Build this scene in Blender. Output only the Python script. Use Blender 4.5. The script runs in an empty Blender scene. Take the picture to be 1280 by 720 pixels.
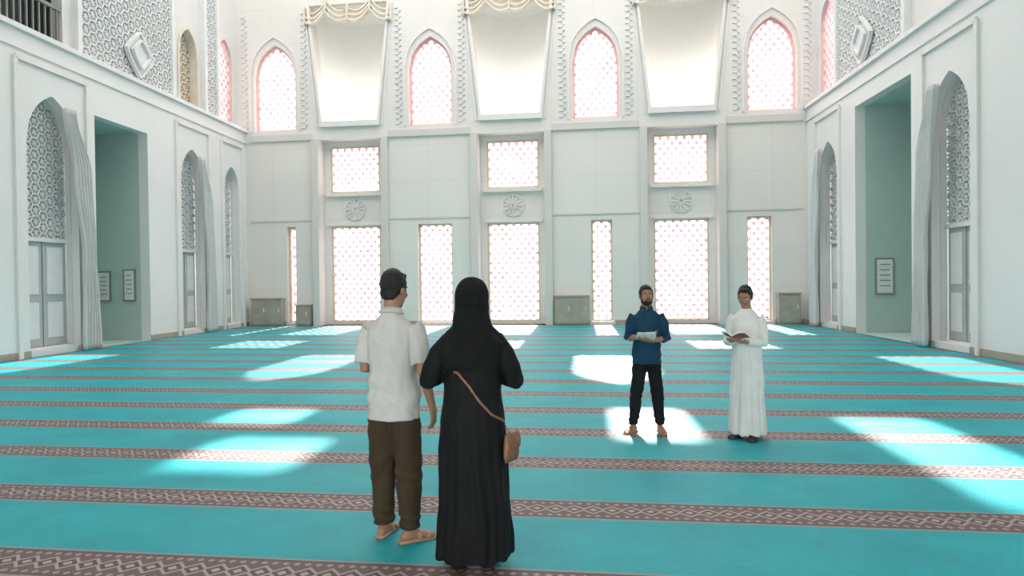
import bpy, bmesh, math, random
from mathutils import Vector, Matrix, noise, Euler
from mathutils.bvhtree import BVHTree
random.seed(7)
V = Vector
Z = V((0, 0, 1))
scene = bpy.context.scene
col = scene.collection

# ------------------------------------------------------------------ materials
def mat(name, color, rough=0.6, spec=0.4, var=0.06, scale=3.0, bump=0.0, bscale=60.0,
        sheen=0.0, transl=None):
    m = bpy.data.materials.new(name); m.use_nodes = True
    nt = m.node_tree; N = nt.nodes; L = nt.links
    b = N['Principled BSDF']
    tc = N.new('ShaderNodeTexCoord')
    nz = N.new('ShaderNodeTexNoise'); nz.inputs['Scale'].default_value = scale
    nz.inputs['Detail'].default_value = 3
    L.new(tc.outputs['Object'], nz.inputs['Vector'])
    mr = N.new('ShaderNodeMapRange')
    mr.inputs['From Min'].default_value = 0.3; mr.inputs['From Max'].default_value = 0.7
    mr.inputs['To Min'].default_value = 1 - var; mr.inputs['To Max'].default_value = 1 + var
    L.new(nz.outputs['Fac'], mr.inputs['Value'])
    sc = N.new('ShaderNodeVectorMath'); sc.operation = 'SCALE'
    sc.inputs[0].default_value = color
    L.new(mr.outputs['Result'], sc.inputs['Scale'])
    L.new(sc.outputs['Vector'], b.inputs['Base Color'])
    b.inputs['Roughness'].default_value = rough
    b.inputs['Specular IOR Level'].default_value = spec
    if sheen: b.inputs['Sheen Weight'].default_value = sheen
    if bump:
        n2 = N.new('ShaderNodeTexNoise'); n2.inputs['Scale'].default_value = bscale
        L.new(tc.outputs['Object'], n2.inputs['Vector'])
        bp = N.new('ShaderNodeBump'); bp.inputs['Strength'].default_value = bump
        bp.inputs['Distance'].default_value = 0.01
        L.new(n2.outputs['Fac'], bp.inputs['Height'])
        L.new(bp.outputs['Normal'], b.inputs['Normal'])
    if transl:
        t = N.new('ShaderNodeBsdfTranslucent'); L.new(sc.outputs['Vector'], t.inputs['Color'])
        mx = N.new('ShaderNodeMixShader'); mx.inputs[0].default_value = transl
        out = N['Material Output']
        L.new(b.outputs[0], mx.inputs[1]); L.new(t.outputs[0], mx.inputs[2])
        L.new(mx.outputs[0], out.inputs['Surface'])
    return m

def panel_mat(name, color, joint=0.86, bw=1.6, bh=1.4):
    """smooth cladding: large slabs with hairline joints (generated on wall-local UV)"""
    m = bpy.data.materials.new(name); m.use_nodes = True
    nt = m.node_tree; N = nt.nodes; L = nt.links; b = N['Principled BSDF']
    uv = N.new('ShaderNodeUVMap')
    br = N.new('ShaderNodeTexBrick')
    br.offset = 0.0
    br.inputs['Color1'].default_value = (*color, 1)
    br.inputs['Color2'].default_value = (*[c * 0.985 for c in color], 1)
    br.inputs['Mortar'].default_value = (*[c * joint for c in color], 1)
    br.inputs['Scale'].default_value = 1.0
    br.inputs['Mortar Size'].default_value = 0.008
    br.inputs['Brick Width'].default_value = bw
    br.inputs['Row Height'].default_value = bh
    L.new(uv.outputs['UV'], br.inputs['Vector'])
    nz = N.new('ShaderNodeTexNoise'); nz.inputs['Scale'].default_value = .5; nz.inputs['Detail'].default_value = 3
    L.new(uv.outputs['UV'], nz.inputs['Vector'])
    mr = N.new('ShaderNodeMapRange'); mr.inputs['From Min'].default_value = .3; mr.inputs['From Max'].default_value = .7
    mr.inputs['To Min'].default_value = .98; mr.inputs['To Max'].default_value = 1.02
    L.new(nz.outputs['Fac'], mr.inputs['Value'])
    sc = N.new('ShaderNodeVectorMath'); sc.operation = 'SCALE'
    L.new(br.outputs['Color'], sc.inputs[0]); L.new(mr.outputs['Result'], sc.inputs['Scale'])
    L.new(sc.outputs['Vector'], b.inputs['Base Color'])
    b.inputs['Roughness'].default_value = 0.45
    return m

M = {}
M['wall_back'] = panel_mat('smooth_cladding', (0.76, 0.725, 0.685))
M['wall_side'] = mat('white_plaster', (0.77, 0.765, 0.755), rough=.4, var=.02, scale=.6)
M['wall_up'] = mat('upper_plaster', (0.72, 0.70, 0.68), rough=.6, var=.03, scale=.8)
M['alcove'] = mat('alcove_shade_tint', (0.46, 0.58, 0.54), rough=.5, var=.03)  # teal shade of the recess put into the wall colour
M['shell'] = mat('white_gypsum', (0.90, 0.87, 0.84), rough=.7, var=.01)
M['trim'] = mat('trim_white', (0.78, 0.75, 0.72), rough=.5, var=.03)
M['beige'] = mat('beige_frame', (0.68, 0.57, 0.44), rough=.5, var=.06)
M['pink'] = mat('rose_lattice', (0.95, 0.78, 0.77), rough=.5, var=.06, scale=2, transl=.6)
M['rose'] = mat('rose_frame', (0.88, 0.62, 0.60), rough=.5, var=.08, scale=2, transl=.4)
M['mauve'] = mat('mauve_tile', (0.93, 0.76, 0.82), rough=.4, var=.14, scale=1.2, transl=.6)
M['latt'] = mat('grey_lattice', (0.76, 0.76, 0.755), rough=.5, var=.04)
M['lattback'] = mat('lattice_backing', (0.44, 0.48, 0.48), rough=.6, var=.05)
M['door'] = mat('grey_door', (0.46, 0.48, 0.47), rough=.4, var=.05)
M['dark'] = mat('recess_shade_dark', (0.05, 0.06, 0.06), rough=.6)  # near-black colour stands in for shade inside the upper opening
M['gold'] = mat('cream_gilding', (0.74, 0.67, 0.57), rough=.5, var=.08)
M['wood'] = mat('warm_wood', (0.58, 0.40, 0.27), rough=.45, var=.15, scale=6)
M['cab'] = mat('cabinet_stone', (0.38, 0.34, 0.28), rough=.4, var=.1)
M['curtain'] = mat('sheer_curtain', (0.88, 0.88, 0.87), rough=.8, var=.03, transl=.3)
M['paper'] = mat('printed_paper', (0.75, 0.77, 0.74), rough=.5, var=.15, scale=18)
M['frame'] = mat('frame_dark', (0.25, 0.26, 0.24), rough=.4)

# ------------------------------------------------------------------ mesh utils
def new_obj(name, bm, m, smooth=False, parent=None):
    me = bpy.data.meshes.new(name)
    bm.to_mesh(me); bm.free()
    for mm in (m if isinstance(m, (list, tuple)) else [m]):
        me.materials.append(mm)
    if smooth:
        me.polygons.foreach_set('use_smooth', [True] * len(me.polygons))
    o = bpy.data.objects.new(name, me); col.objects.link(o)
    if parent: o.parent = parent
    return o

def quad(bm, pts, mi=0):
    f = bm.faces.new([bm.verts.new(p) for p in pts]); f.material_index = mi
    return f

def box(bm, fr, a, b, w0, w1, z0, z1, mi=0):
    c = [bm.verts.new(fr(u, w, z)) for z in (z0, z1) for w in (w0, w1) for u in (a, b)]
    for idx in ((0,1,3,2),(4,6,7,5),(0,4,5,1),(2,3,7,6),(0,2,6,4),(1,5,7,3)):
        f = bm.faces.new([c[i] for i in idx]); f.material_index = mi

class Frame:
    """wall frame: u along the wall, w outwards (away from the room), z up"""
    def __init__(s, o, ud, out): s.o = V(o); s.u = V(ud).normalized(); s.w = V(out).normalized()
    def __call__(s, u, w, z): return s.o + s.u * u + s.w * w + Z * z

class Op:
    def __init__(s, a, b, zb, zt, n=1):
        s.a, s.b = a, b
        s.zb = zb if callable(zb) else (lambda u, k=zb: k)
        s.zt = zt if callable(zt) else (lambda u, k=zt: k)
        s.us = [a + (b - a) * i / n for i in range(n + 1)]

def arch_top(c, h, spring, k=1.6):
    r = k * h
    def f(u):
        t = min(abs(u - c), h)
        return spring + math.sqrt(max(r * r - (t + r - h) ** 2, 0))
    return f
def arch_rise(h, k=1.6): return math.sqrt(2 * k * h * h - h * h)
def arch_op(c, h, z0, tip, k=1.6):
    sp = tip - arch_rise(h, k)
    return Op(c - h, c + h, z0, arch_top(c, h, sp, k), 16)
def arch_poly(c, h, z0, tip, k=1.6, n=8):
    sp = tip - arch_rise(h, k); f = arch_top(c, h, sp, k)
    p = [(c - h, z0), (c + h, z0)]
    for i in range(2 * n + 1):
        u = c + h - i * h / n
        p.append((u, f(u)))
    return p

def facade(name, fr, u0, u1, z0, z1, ops, thick, m, w0=0.0):
    bm = bmesh.new(); uvl = bm.loops.layers.uv.new('UVMap')
    def q(pts):
        vs = [bm.verts.new(fr(*p)) for p in pts]
        f = bm.faces.new(vs)
        for l, p in zip(f.loops, pts): l[uvl].uv = (p[0] + p[1], p[2])
    us = {round(u0, 5), round(u1, 5)}
    for o in ops: us |= {round(u, 5) for u in o.us}
    us = sorted(us)
    for a, b in zip(us[:-1], us[1:]):
        mid = (a + b) / 2
        act = sorted([o for o in ops if o.a < mid < o.b], key=lambda o: o.zb(mid))
        cur = (z0, z0)
        for o in act + [None]:
            nx = (o.zb(a), o.zb(b)) if o else (z1, z1)
            if nx[0] - cur[0] > 1e-4 or nx[1] - cur[1] > 1e-4:
                for w in (w0, w0 + thick):
                    q([(a, w, cur[0]), (b, w, cur[1]), (b, w, nx[1]), (a, w, nx[0])])
            if o:
                for fn in (o.zb, o.zt):
                    q([(a, w0, fn(a)), (b, w0, fn(b)), (b, w0 + thick, fn(b)), (a, w0 + thick, fn(a))])
                cur = (o.zt(a), o.zt(b))
    for o in ops:
        for u in (o.a, o.b):
            if o.zt(u) - o.zb(u) > 1e-3:
                q([(u, w0, o.zb(u)), (u, w0, o.zt(u)), (u, w0 + thick, o.zt(u)), (u, w0 + thick, o.zb(u))])
    for u in (u0, u1): q([(u, w0, z0), (u, w0, z1), (u, w0 + thick, z1), (u, w0 + thick, z0)])
    for z in (z0, z1): q([(u0, w0, z), (u1, w0, z), (u1, w0 + thick, z), (u0, w0 + thick, z)])
    bmesh.ops.remove_doubles(bm, verts=bm.verts, dist=1e-4)
    return new_obj(name, bm, m)

def clip(p, q, poly):
    """clip 2D segment to convex CCW polygon"""
    t0, t1 = 0.0, 1.0
    dx, dy = q[0] - p[0], q[1] - p[1]
    n = len(poly)
    for i in range(n):
        ax, ay = poly[i]; bx, by = poly[(i + 1) % n]
        ex, ey = bx - ax, by - ay
        if abs(ex) + abs(ey) < 1e-9: continue
        num = ex * (p[1] - ay) - ey * (p[0] - ax)
        den = ex * dy - ey * dx
        if abs(den) < 1e-12:
            if num < 0: return None
            continue
        t = -num / den
        if den > 0: t0 = max(t0, t)
        else: t1 = min(t1, t)
        if t0 >= t1: return None
    return ((p[0] + dx * t0, p[1] + dy * t0), (p[0] + dx * t1, p[1] + dy * t1))

def bar(bm, fr, p, q, bw, w0, w1, mi=0):
    dx, dy = q[0] - p[0], q[1] - p[1]
    l = math.hypot(dx, dy)
    if l < 1e-3: return
    nx, ny = -dy / l * bw / 2, dx / l * bw / 2
    c = [(p[0]+nx, p[1]+ny), (q[0]+nx, q[1]+ny), (q[0]-nx, q[1]-ny), (p[0]-nx, p[1]-ny)]
    lo = [bm.verts.new(fr(a, w0, b)) for a, b in c]; hi = [bm.verts.new(fr(a, w1, b)) for a, b in c]
    for idx in ([lo[3], lo[2], lo[1], lo[0]], hi):
        f = bm.faces.new(idx); f.material_index = mi
    for i in range(4):
        f = bm.faces.new([lo[i], lo[(i+1) % 4], hi[(i+1) % 4], hi[i]]); f.material_index = mi

def bounds(poly):
    return min(p[0] for p in poly), max(p[0] for p in poly), min(p[1] for p in poly), max(p[1] for p in poly)

def inside(p, poly):
    n = len(poly)
    for i in range(n):
        ax, ay = poly[i]; bx, by = poly[(i+1) % n]
        if (bx-ax)*(p[1]-ay) - (by-ay)*(p[0]-ax) < 0: return False
    return True

def hex_bars(bm, fr, poly, s, bw, w0, w1, mi=0, star=True):
    x0, x1, y0, y1 = bounds(poly)
    h = s * math.sqrt(3)
    x = x0 - s
    j = 0
    while x < x1 + s:
        y = y0 - h + (h / 2 if j % 2 else 0)
        while y < y1 + h:
            pts = [(x + s * math.cos(math.radians(60 * k)), y + s * math.sin(math.radians(60 * k))) for k in range(6)]
            for k in (0, 1, 2):
                sg = clip(pts[k], pts[k + 1], poly)
                if sg: bar(bm, fr, sg[0], sg[1], bw, w0, w1, mi)
            if star:
                for k in (0, 1, 2):
                    r = s * .5
                    a = math.radians(60 * k + 30)
                    sg = clip((x - r * math.cos(a), y - r * math.sin(a)), (x + r * math.cos(a), y + r * math.sin(a)), poly)
                    if sg: bar(bm, fr, sg[0], sg[1], bw * .8, w0, w1, mi)
            y += h
        x += 1.5 * s; j += 1

win_n = [0]
def lattice_window(fr, poly, w, s=0.30, bw=0.034, framem=None, fw=0.09):
    """stained lattice: diagonal rose bars + mauve hexagons, in a frame"""
    win_n[0] += 1
    bm = bmesh.new()
    x0, x1, y0, y1 = bounds(poly)
    cx = (x0 + x1) / 2
    k = 1.25
    W = (y1 - y0) / k + (x1 - x0)
    n = int(W / s) + 2
    for i in range(-n, n + 1):
        for sg in (1, -1):
            c = clip((cx + i * s, y0), (cx + i * s + sg * (y1 - y0) / k, y1), poly)
            if c: bar(bm, fr, c[0], c[1], bw, w - .015, w + .015, 0)
    j = 0; y = y0
    while y < y1:
        for i in range(-n, n + 1):
            x = cx + i * s + (s / 2 if j % 2 else 0)
            r = s * .25
            if inside((x, y), poly):
                c = [(x + r * math.cos(math.radians(60 * t)), y + r * math.sin(math.radians(60 * t))) for t in range(6)]
                lo = [bm.verts.new(fr(p, w - .02, q_)) for p, q_ in c]
                hi = [bm.verts.new(fr(p, w + .02, q_)) for p, q_ in c]
                for fc in (lo, hi):
                    f = bm.faces.new(fc); f.material_index = 1
                for t in range(6):
                    f = bm.faces.new([lo[t], lo[(t+1) % 6], hi[(t+1) % 6], hi[t]]); f.material_index = 1
        y += s / 2 * k; j += 1
    m = len(poly)
    for i in range(m):
        bar(bm, fr, poly[i], poly[(i+1) % m], fw, w - .07, w + .07, 2)
    return new_obj('window_%d' % win_n[0], bm, [M['pink'], M['mauve'], framem or M['beige']])

def rect(a, b, z0, z1): return [(a, z0), (b, z0), (b, z1), (a, z1)]
trim_n = [0]
def trim(fn, m):
    trim_n[0] += 1
    bm = bmesh.new(); fn(bm)
    return new_obj('trim_%d' % trim_n[0], bm, m)

# ------------------------------------------------------------------ room frames
TB, TS = 0.13, 0.08
cb = 1 / math.sqrt(1 + TB * TB); cs = 1 / math.sqrt(1 + TS * TS)
FB = Frame((0, 26.0, 0), (cb, -TB * cb, 0), (TB * cb, cb, 0))
FL = Frame((-10.63, 27.4, 0), (-TS * cs, -cs, 0), (-cs, TS * cs, 0))
FR = Frame((10.70, 24.6, 0), (-TS * cs, -cs, 0), (cs, -TS * cs, 0))
H = 18.0
HB = 23.5           # back wall extended upward, unseen, to keep the sun off the hall
LEDGE = 7.75
SB = .35            # set-back of the upper side walls

# floor + carpet
bm = bmesh.new()
quad(bm, [(-17, -8, -0.02), (17, -8, -0.02), (17, 30, -0.02), (-17, 30, -0.02)])
bmesh.ops.solidify(bm, geom=bm.faces[:], thickness=.2)
new_obj('floor', bm, mat('floor_screed', (0.5, 0.52, 0.5)))
# unseen roof slab added to darken the near half; far half left open for sky light; wall behind the camera blocks low sky
bm = bmesh.new()
box(bm, lambda u, w, z: V((u, w, z)), -16, 16, -7, 11.5, H + .01, H + .4)
new_obj('ceiling', bm, M['wall_up'])
bm = bmesh.new()
box(bm, lambda u, w, z: V((u, w, z)), -16, 16, -6.4, -6.0, 0, H)
new_obj('wall_front', bm, M['wall_side'])

def carpet_material():
    m = bpy.data.materials.new('turquoise_prayer_carpet'); m.use_nodes = True
    nt = m.node_tree; N = nt.nodes; L = nt.links; b = N['Principled BSDF']
    tc = N.new('ShaderNodeTexCoord'); sp = N.new('ShaderNodeSeparateXYZ')
    L.new(tc.outputs['Object'], sp.inputs[0])
    def m_(op, a, b_=None, c=None):
        n = N.new('ShaderNodeMath'); n.operation = op
        for i, x in enumerate((a, b_, c)):
            if x is None: continue
            if isinstance(x, (int, float)): n.inputs[i].default_value = x
            else: L.new(x, n.inputs[i])
        return n.outputs[0]
    X, Y = sp.outputs[0], sp.outputs[1]
    v = m_('MULTIPLY', m_('ADD', Y, m_('MULTIPLY', X, TB)), cb)
    u = m_('MULTIPLY', m_('SUBTRACT', X, m_('MULTIPLY', Y, TB)), cb)
    P = 1.283
    fr = m_('SUBTRACT', m_('FRACT', m_('ADD', m_('DIVIDE', m_('SUBTRACT', v, 3.80), P), 0.5)), 0.5)
    qd = m_('MULTIPLY', fr, P); aq = m_('ABSOLUTE', qd)
    band = m_('LESS_THAN', aq, 0.205)
    def mix(f, c1, c2):
        n = N.new('ShaderNodeMix'); n.data_type = 'RGBA'
        L.new(f, n.inputs[0])
        for i, c in ((6, c1), (7, c2)):
            if isinstance(c, tuple): n.inputs[i].default_value = (*c, 1)
            else: L.new(c, n.inputs[i])
        return n.outputs[2]
    fu = m_('ABSOLUTE', m_('SUBTRACT', m_('FRACT', m_('DIVIDE', u, 0.14)), 0.5))
    dm = m_('ADD', m_('MULTIPLY', fu, 0.14), aq)
    d1 = m_('LESS_THAN', dm, 0.095); d2 = m_('LESS_THAN', dm, 0.067); d3 = m_('LESS_THAN', dm, 0.032)
    fu2 = m_('ABSOLUTE', m_('SUBTRACT', m_('FRACT', m_('DIVIDE', u, 0.07)), 0.5))
    e1 = m_('LESS_THAN', m_('ADD', m_('MULTIPLY', fu2, .07), m_('ABSOLUTE', m_('SUBTRACT', aq, .13))), 0.024)
    c = mix(d1, (0.14, 0.085, 0.08), (0.38, 0.32, 0.30))
    c = mix(d2, c, (0.10, 0.052, 0.05)); c = mix(d3, c, (0.44, 0.34, 0.30))
    c = mix(e1, c, (0.34, 0.28, 0.27))
    c = mix(m_('GREATER_THAN', aq, 0.162), c, (0.09, 0.065, 0.065))
    c = mix(m_('GREATER_THAN', aq, 0.182), c, (0.31, 0.27, 0.265))
    nz = N.new('ShaderNodeTexNoise'); nz.inputs['Scale'].default_value = 1.3; nz.inputs['Detail'].default_value = 9
    nz.inputs['Roughness'].default_value = .7
    L.new(tc.outputs['Object'], nz.inputs['Vector'])
    mr = N.new('ShaderNodeMapRange'); mr.inputs['From Min'].default_value = .3; mr.inputs['From Max'].default_value = .7
    L.new(nz.outputs['Fac'], mr.inputs['Value'])
    base = mix(mr.outputs[0], (0.0, 0.29, 0.345), (0.0, 0.42, 0.465))
    c = mix(band, base, c)
    L.new(c, b.inputs['Base Color'])
    b.inputs['Roughness'].default_value = .5
    b.inputs['Specular IOR Level'].default_value = .32
    n2 = N.new('ShaderNodeTexNoise'); n2.inputs['Scale'].default_value = 70; n2.inputs['Detail'].default_value = 3
    L.new(tc.outputs['Object'], n2.inputs['Vector'])
    bp = N.new('ShaderNodeBump'); bp.inputs['Strength'].default_value = .5; bp.inputs['Distance'].default_value = .01
    L.new(n2.outputs['Fac'], bp.inputs['Height']); L.new(bp.outputs['Normal'], b.inputs['Normal'])
    return m
bm = bmesh.new()
quad(bm, [FL(32.8, -.03, 0), FR(30.4, -.03, 0), FB(10.72, -.03, 0), FB(-10.66, -.03, 0)])
r = bmesh.ops.extrude_face_region(bm, geom=bm.faces[:])
for v_ in [g for g in r['geom'] if isinstance(g, bmesh.types.BMVert)]: v_.co.z -= .018
bmesh.ops.recalc_face_normals(bm, faces=bm.faces)
new_obj('prayer_carpet', bm, carpet_material())

# ------------------------------------------------------------------ back wall
BAYS = [-6.35, 0.02, 6.4]
PIERS = [-9.45, -3.1, 3.25, 9.6]
PDOORS = [(-8.85, .18), (-2.99, .68), (3.42, .39), (9.13, .44)]
ops = []
NB, NT, WB, WT = 7.95, 12.65, 1.12, 1.60
for c in BAYS:
    ops.append(Op(c - 1.28, c + 1.28, 0.0, 7.35))
    def zb(u, c=c):
        t = abs(u - c)
        if t <= WB - .25: return NB
        if t <= WB: return NB + .25 * (1 - math.sqrt(max(0, 1 - ((t - WB + .25) / .25) ** 2)))
        return NB + .25 + (t - WB) / (WT - WB) * (NT - NB - .25)
    o = Op(c - WT, c + WT, zb, NT, 1)
    o.us = [c - WT, c + WT] + [c + sg * x for sg in (-1, 1) for x in (0.0, WB-.25, WB-.18, WB-.1, WB-.05, WB-.02, WB, WB + .12, WB+.24, WB+.36)]
    ops.append(o)
for c in PIERS: ops.append(arch_op(c, .86, LEDGE + .03, 11.2))
for c, h in PDOORS: ops.append(Op(c - h, c + h, 0.12, 3.95))
# openings added above the view to cast sun patches on the carpet
SUN_HOLES = [(3.42, .42, 12.5, 14.1), (6.15, .48, 12.8, 15.6), (-0.75, .6, 14.0, 15.2), (-1.5, .5, 12.75, 13.75), (9.9, .35, 12.6, 13.4)]
for c, h, a, b in SUN_HOLES: ops.append(Op(c - h, c + h, a, b))
facade('wall_back', FB, -13.6, 13.6, 0, HB, ops, .5, M['wall_back'])
for c in BAYS:
    facade('wall_back_bay', FB, c - 1.28, c + 1.28, 0, 7.4,
           [Op(c - 1.02, c + 1.02, .12, 3.95), Op(c - 1.02, c + 1.02, 5.3, 7.15)], .18, M['wall_back'], w0=.5)
    lattice_window(FB, rect(c - 1.0, c + 1.0, .14, 3.93), .6)
    lattice_window(FB, rect(c - 1.0, c + 1.0, 5.32, 7.13), .6)
    def fn(bm, c=c):
        box(bm, FB, c - 1.15, c + 1.15, .36, .52, 5.15, 5.28)
        box(bm, FB, c - 1.15, c + 1.15, .40, .52, 3.98, 4.10)
        for k in range(6):
            a = math.radians(30 * k)
            bar(bm, FB, (c - .42*math.cos(a), 4.63 - .42*math.sin(a)), (c + .42*math.cos(a), 4.63 + .42*math.sin(a)), .05, .44, .5)
        for k in range(12):
            a = math.radians(30 * k); b = math.radians(30 * (k + 1))
            bar(bm, FB, (c + .42*math.cos(a), 4.63 + .42*math.sin(a)), (c + .42*math.cos(b), 4.63 + .42*math.sin(b)), .05, .44, .5)
    trim(fn, M['trim'])
    # scooped gypsum niche
    bm = bmesh.new(); rows = []
    nz_ = 24; na = 24
    for i in range(nz_ + 1):
        z = NB + (NT - NB) * i / nz_
        t = i / nz_
        h = WB + (WT - WB) * t + .02
        d = .30 + 1.3 * math.sqrt(t)
        rows.append([bm.verts.new(FB(c + h * math.cos(math.pi * k / na), .48 + d * math.sin(math.pi * k / na), z)) for k in range(na + 1)])
    for i in range(nz_):
        for k in range(na):
            bm.faces.new([rows[i][k], rows[i][k+1], rows[i+1][k+1], rows[i+1][k]])
    bm.faces.new(rows[0]); bm.faces.new(rows[-1])
    new_obj('wall_back_scooped_niche', bm, M['shell'], smooth=True)
    # moulding around the niche, with an added lip that hides the fill light
    def fn(bm, c=c):
        for sg in (-1, 1):
            bar(bm, FB, (c + sg * (WB + .05), NB + .1), (c + sg * (WT + .05), NT), .10, -.10, .02)
            bar(bm, FB, (c + sg * (WB + .20), NB - .1), (c + sg * (WT + .20), NT), .05, -.05, .02)
        box(bm, FB, c - WB - .1, c + WB + .1, -.12, .02, NB - .12, NB + .10)
    trim(fn, M['trim'])
    ld = bpy.data.lights.new('niche_fill_light', 'AREA'); ld.shape = 'RECTANGLE'; ld.size = 1.8; ld.size_y = .12  # added light to brighten the niche bottom, no known fitting
    ld.energy = 40; ld.color = (1, .94, .86)
    lo_ = bpy.data.objects.new('niche_fill_light', ld); col.objects.link(lo_)
    d = (FB.w * .35 + Z).normalized()
    lo_.matrix_world = Matrix.Translation(FB(c, .14, NB + .05)) @ Matrix((FB.u, d.cross(FB.u) * -1, -d)).transposed().to_4x4()
    # muqarnas crown in cream plaster
    def fn(bm, c=c):
        P0 = [(-1.75, 11.95), (-.9, 12.35), (0, 12.0), (.9, 12.35), (1.75, 11.95)]
        for dz, w, sc_ in ((0, -.22, 1), (.22, -.12, 1), (.45, -.04, 1)):
            for (xa, za), (xb, zb_) in zip(P0[:-1], P0[1:]):
                prev = None
                for k in range(9):
                    t = k / 8
                    x = xa + (xb - xa) * t; z = za + (zb_ - za) * t - .22 * math.sin(math.pi * t) + dz
                    if prev: bar(bm, FB, (c + prev[0], prev[1]), (c + x, z), .06, w, w + .22)
                    prev = (x, z)
        for a in P0: bar(bm, FB, (c + a[0], a[1] - .1), (c + a[0], a[1] + .6), .05, -.2, .1)
    trim(fn, M['gold'])
for c in PIERS:
    lattice_window(FB, arch_poly(c, .84, LEDGE + .05, 11.18), .25, framem=M['rose'], fw=.13)
    def fn(bm, c=c):
        P = arch_poly(c, 1.02, LEDGE, 11.5)
        for a, b in zip(P[1:], P[2:] + P[:1]): bar(bm, FB, a, b, .07, -.06, .02)
    trim(fn, M['trim'])
for c, h in PDOORS:
    lattice_window(FB, rect(c - h + .02, c + h - .02, .14, 3.93), .25)
# lattice strips flanking the piers
bm = bmesh.new()
for c in PIERS:
    for sg in (-1, 1):
        a, b = sorted((c + sg * 1.12, c + sg * 1.38))
        hex_bars(bm, FB, rect(a, b, LEDGE + .1, 12.4), .13, .03, -.04, .01, star=False)
new_obj('wall_back_lattice_strips', bm, M['latt'])
# pilaster edges and ledge
def fn(bm):
    for c in BAYS:
        for sg in (-1, 1):
            a, b = sorted((c + sg * 1.28, c + sg * 1.55))
            box(bm, FB, a, b, -.18, 0, 0, 7.35)
    edges = [-10.55] + sum([[c - 1.55, c + 1.55] for c in BAYS], []) + [10.65]
    for a, b in zip(edges[0::2], edges[1::2]):
        box(bm, FB, a, b, -.08, 0, 7.35, 7.6)
        box(bm, FB, a, b, -.03, 0, 4.15, 4.22)
trim(fn, M['wall_back'])
def fn(bm):
    for a, b in ((-10.6, -9.1), (-8.6, -7.9), (-4.8, -3.75), (-2.25, -1.55), (1.6, 2.95), (3.9, 4.85), (7.95, 8.6), (9.65, 10.7)):
        box(bm, FB, a, b, -.03, 0, 0, .18)
trim(fn, M['cab']).name = 'baseboard_back'

# low storage cabinets
def cabinet(fr, a, b, d, h, name='storage_cabinet'):
    bm = bmesh.new()
    box(bm, fr, a, b, -d, -.035, .06, h - .05)
    box(bm, fr, a - .03, b + .03, -d - .04, -.035, h - .05, h)
    box(bm, fr, a + .03, b - .03, -d + .04, -.035, 0.0, .06)
    n = max(1, round((b - a) / .7))
    for i in range(n):
        x0 = a + (b - a) * i / n + .03; x1 = a + (b - a) * (i + 1) / n - .03
        box(bm, fr, x0, x1, -d - .02, -d, .10, h - .09)
        box(bm, fr, x1 - .08, x1 - .05, -d - .05, -d - .02, h * .5, h * .5 + .15, 1)
    return new_obj(name, bm, [M['cab'], M['gold']])
cabinet(FB, -10.4, -9.15, .35, 1.12)
cabinet(FB, 1.65, 2.9, .35, 1.12)
cabinet(FB, 9.7, 10.45, .35, 1.15)
cabinet(FB, -8.55, -8.0, .35, .85)

# ------------------------------------------------------------------ side walls
door_n = [0]
def niche(fr, c, h, tip):
    door_n[0] += 1
    poly = arch_poly(c, h, .15, tip)
    bm = bmesh.new()
    box(bm, fr, c - h - .05, c + h + .05, .42, .48, 0, tip + .1, 0)
    up = [(c - h, 2.9), (c + h, 2.9)] + poly[2:]
    hex_bars(bm, fr, up, .16, .035, .34, .42, 1)
    for a, b in ((c - h + .06, c - .02), (c + .02, c + h - .06)):
        box(bm, fr, a, b, .36, .42, .2, 2.85, 2)
        box(bm, fr, a + .12, b - .12, .34, .36, .4, 1.3, 1)
        box(bm, fr, a + .12, b - .12, .34, .36, 1.5, 2.7, 1)
    box(bm, fr, c - h, c + h, .28, .42, 2.82, 2.92, 3)
    for i in range(len(poly)):
        bar(bm, fr, poly[i], poly[(i + 1) % len(poly)], .08, .2, .34, 3)
    o = 1.28 * h + .1
    for p, q_ in (((c - o, 0), (c - o, 7.1)), ((c - o, 7.1), (c + o, 7.1)), ((c + o, 7.1), (c + o, 0))):
        bar(bm, fr, p, q_, .12, -.07, 0, 3)
    return new_obj('door_%d' % door_n[0], bm, [M['lattback'], M['latt'], M['door'], M['trim']])

def curtain(fr, rows, name='sheer_curtain', w=-.20):
    """rows: (z, u0, u1)"""
    bm = bmesh.new(); g = []
    NZ, NU = 50, 60
    for i in range(NZ + 1):
        z = rows[0][0] + (rows[-1][0] - rows[0][0]) * i / NZ
        for a, b in zip(rows[:-1], rows[1:]):
            if a[0] >= z >= b[0]:
                t = (a[0] - z) / (a[0] - b[0]); t = t * t * (3 - 2 * t)
                u0 = a[1] + (b[1] - a[1]) * t; u1 = a[2] + (b[2] - a[2]) * t
        line = []
        for k in range(NU + 1):
            s = k / NU
            ph = s * 2 * math.pi * 6 + 1.2 * noise.noise(V((s * 3, z * .4, 1)))
            line.append(bm.verts.new(fr(u0 + (u1 - u0) * s, w + .085 * math.sin(ph) + .03 * noise.noise(V((s * 8, z, 0))), z)))
        g.append(line)
    for i in range(NZ):
        for k in range(NU):
            bm.faces.new([g[i][k], g[i][k+1], g[i+1][k+1], g[i+1][k]])
    o = new_obj(name, bm, M['curtain'], smooth=True)
    md = o.modifiers.new('th', 'SOLIDIFY'); md.thickness = .006
    return o

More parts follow.
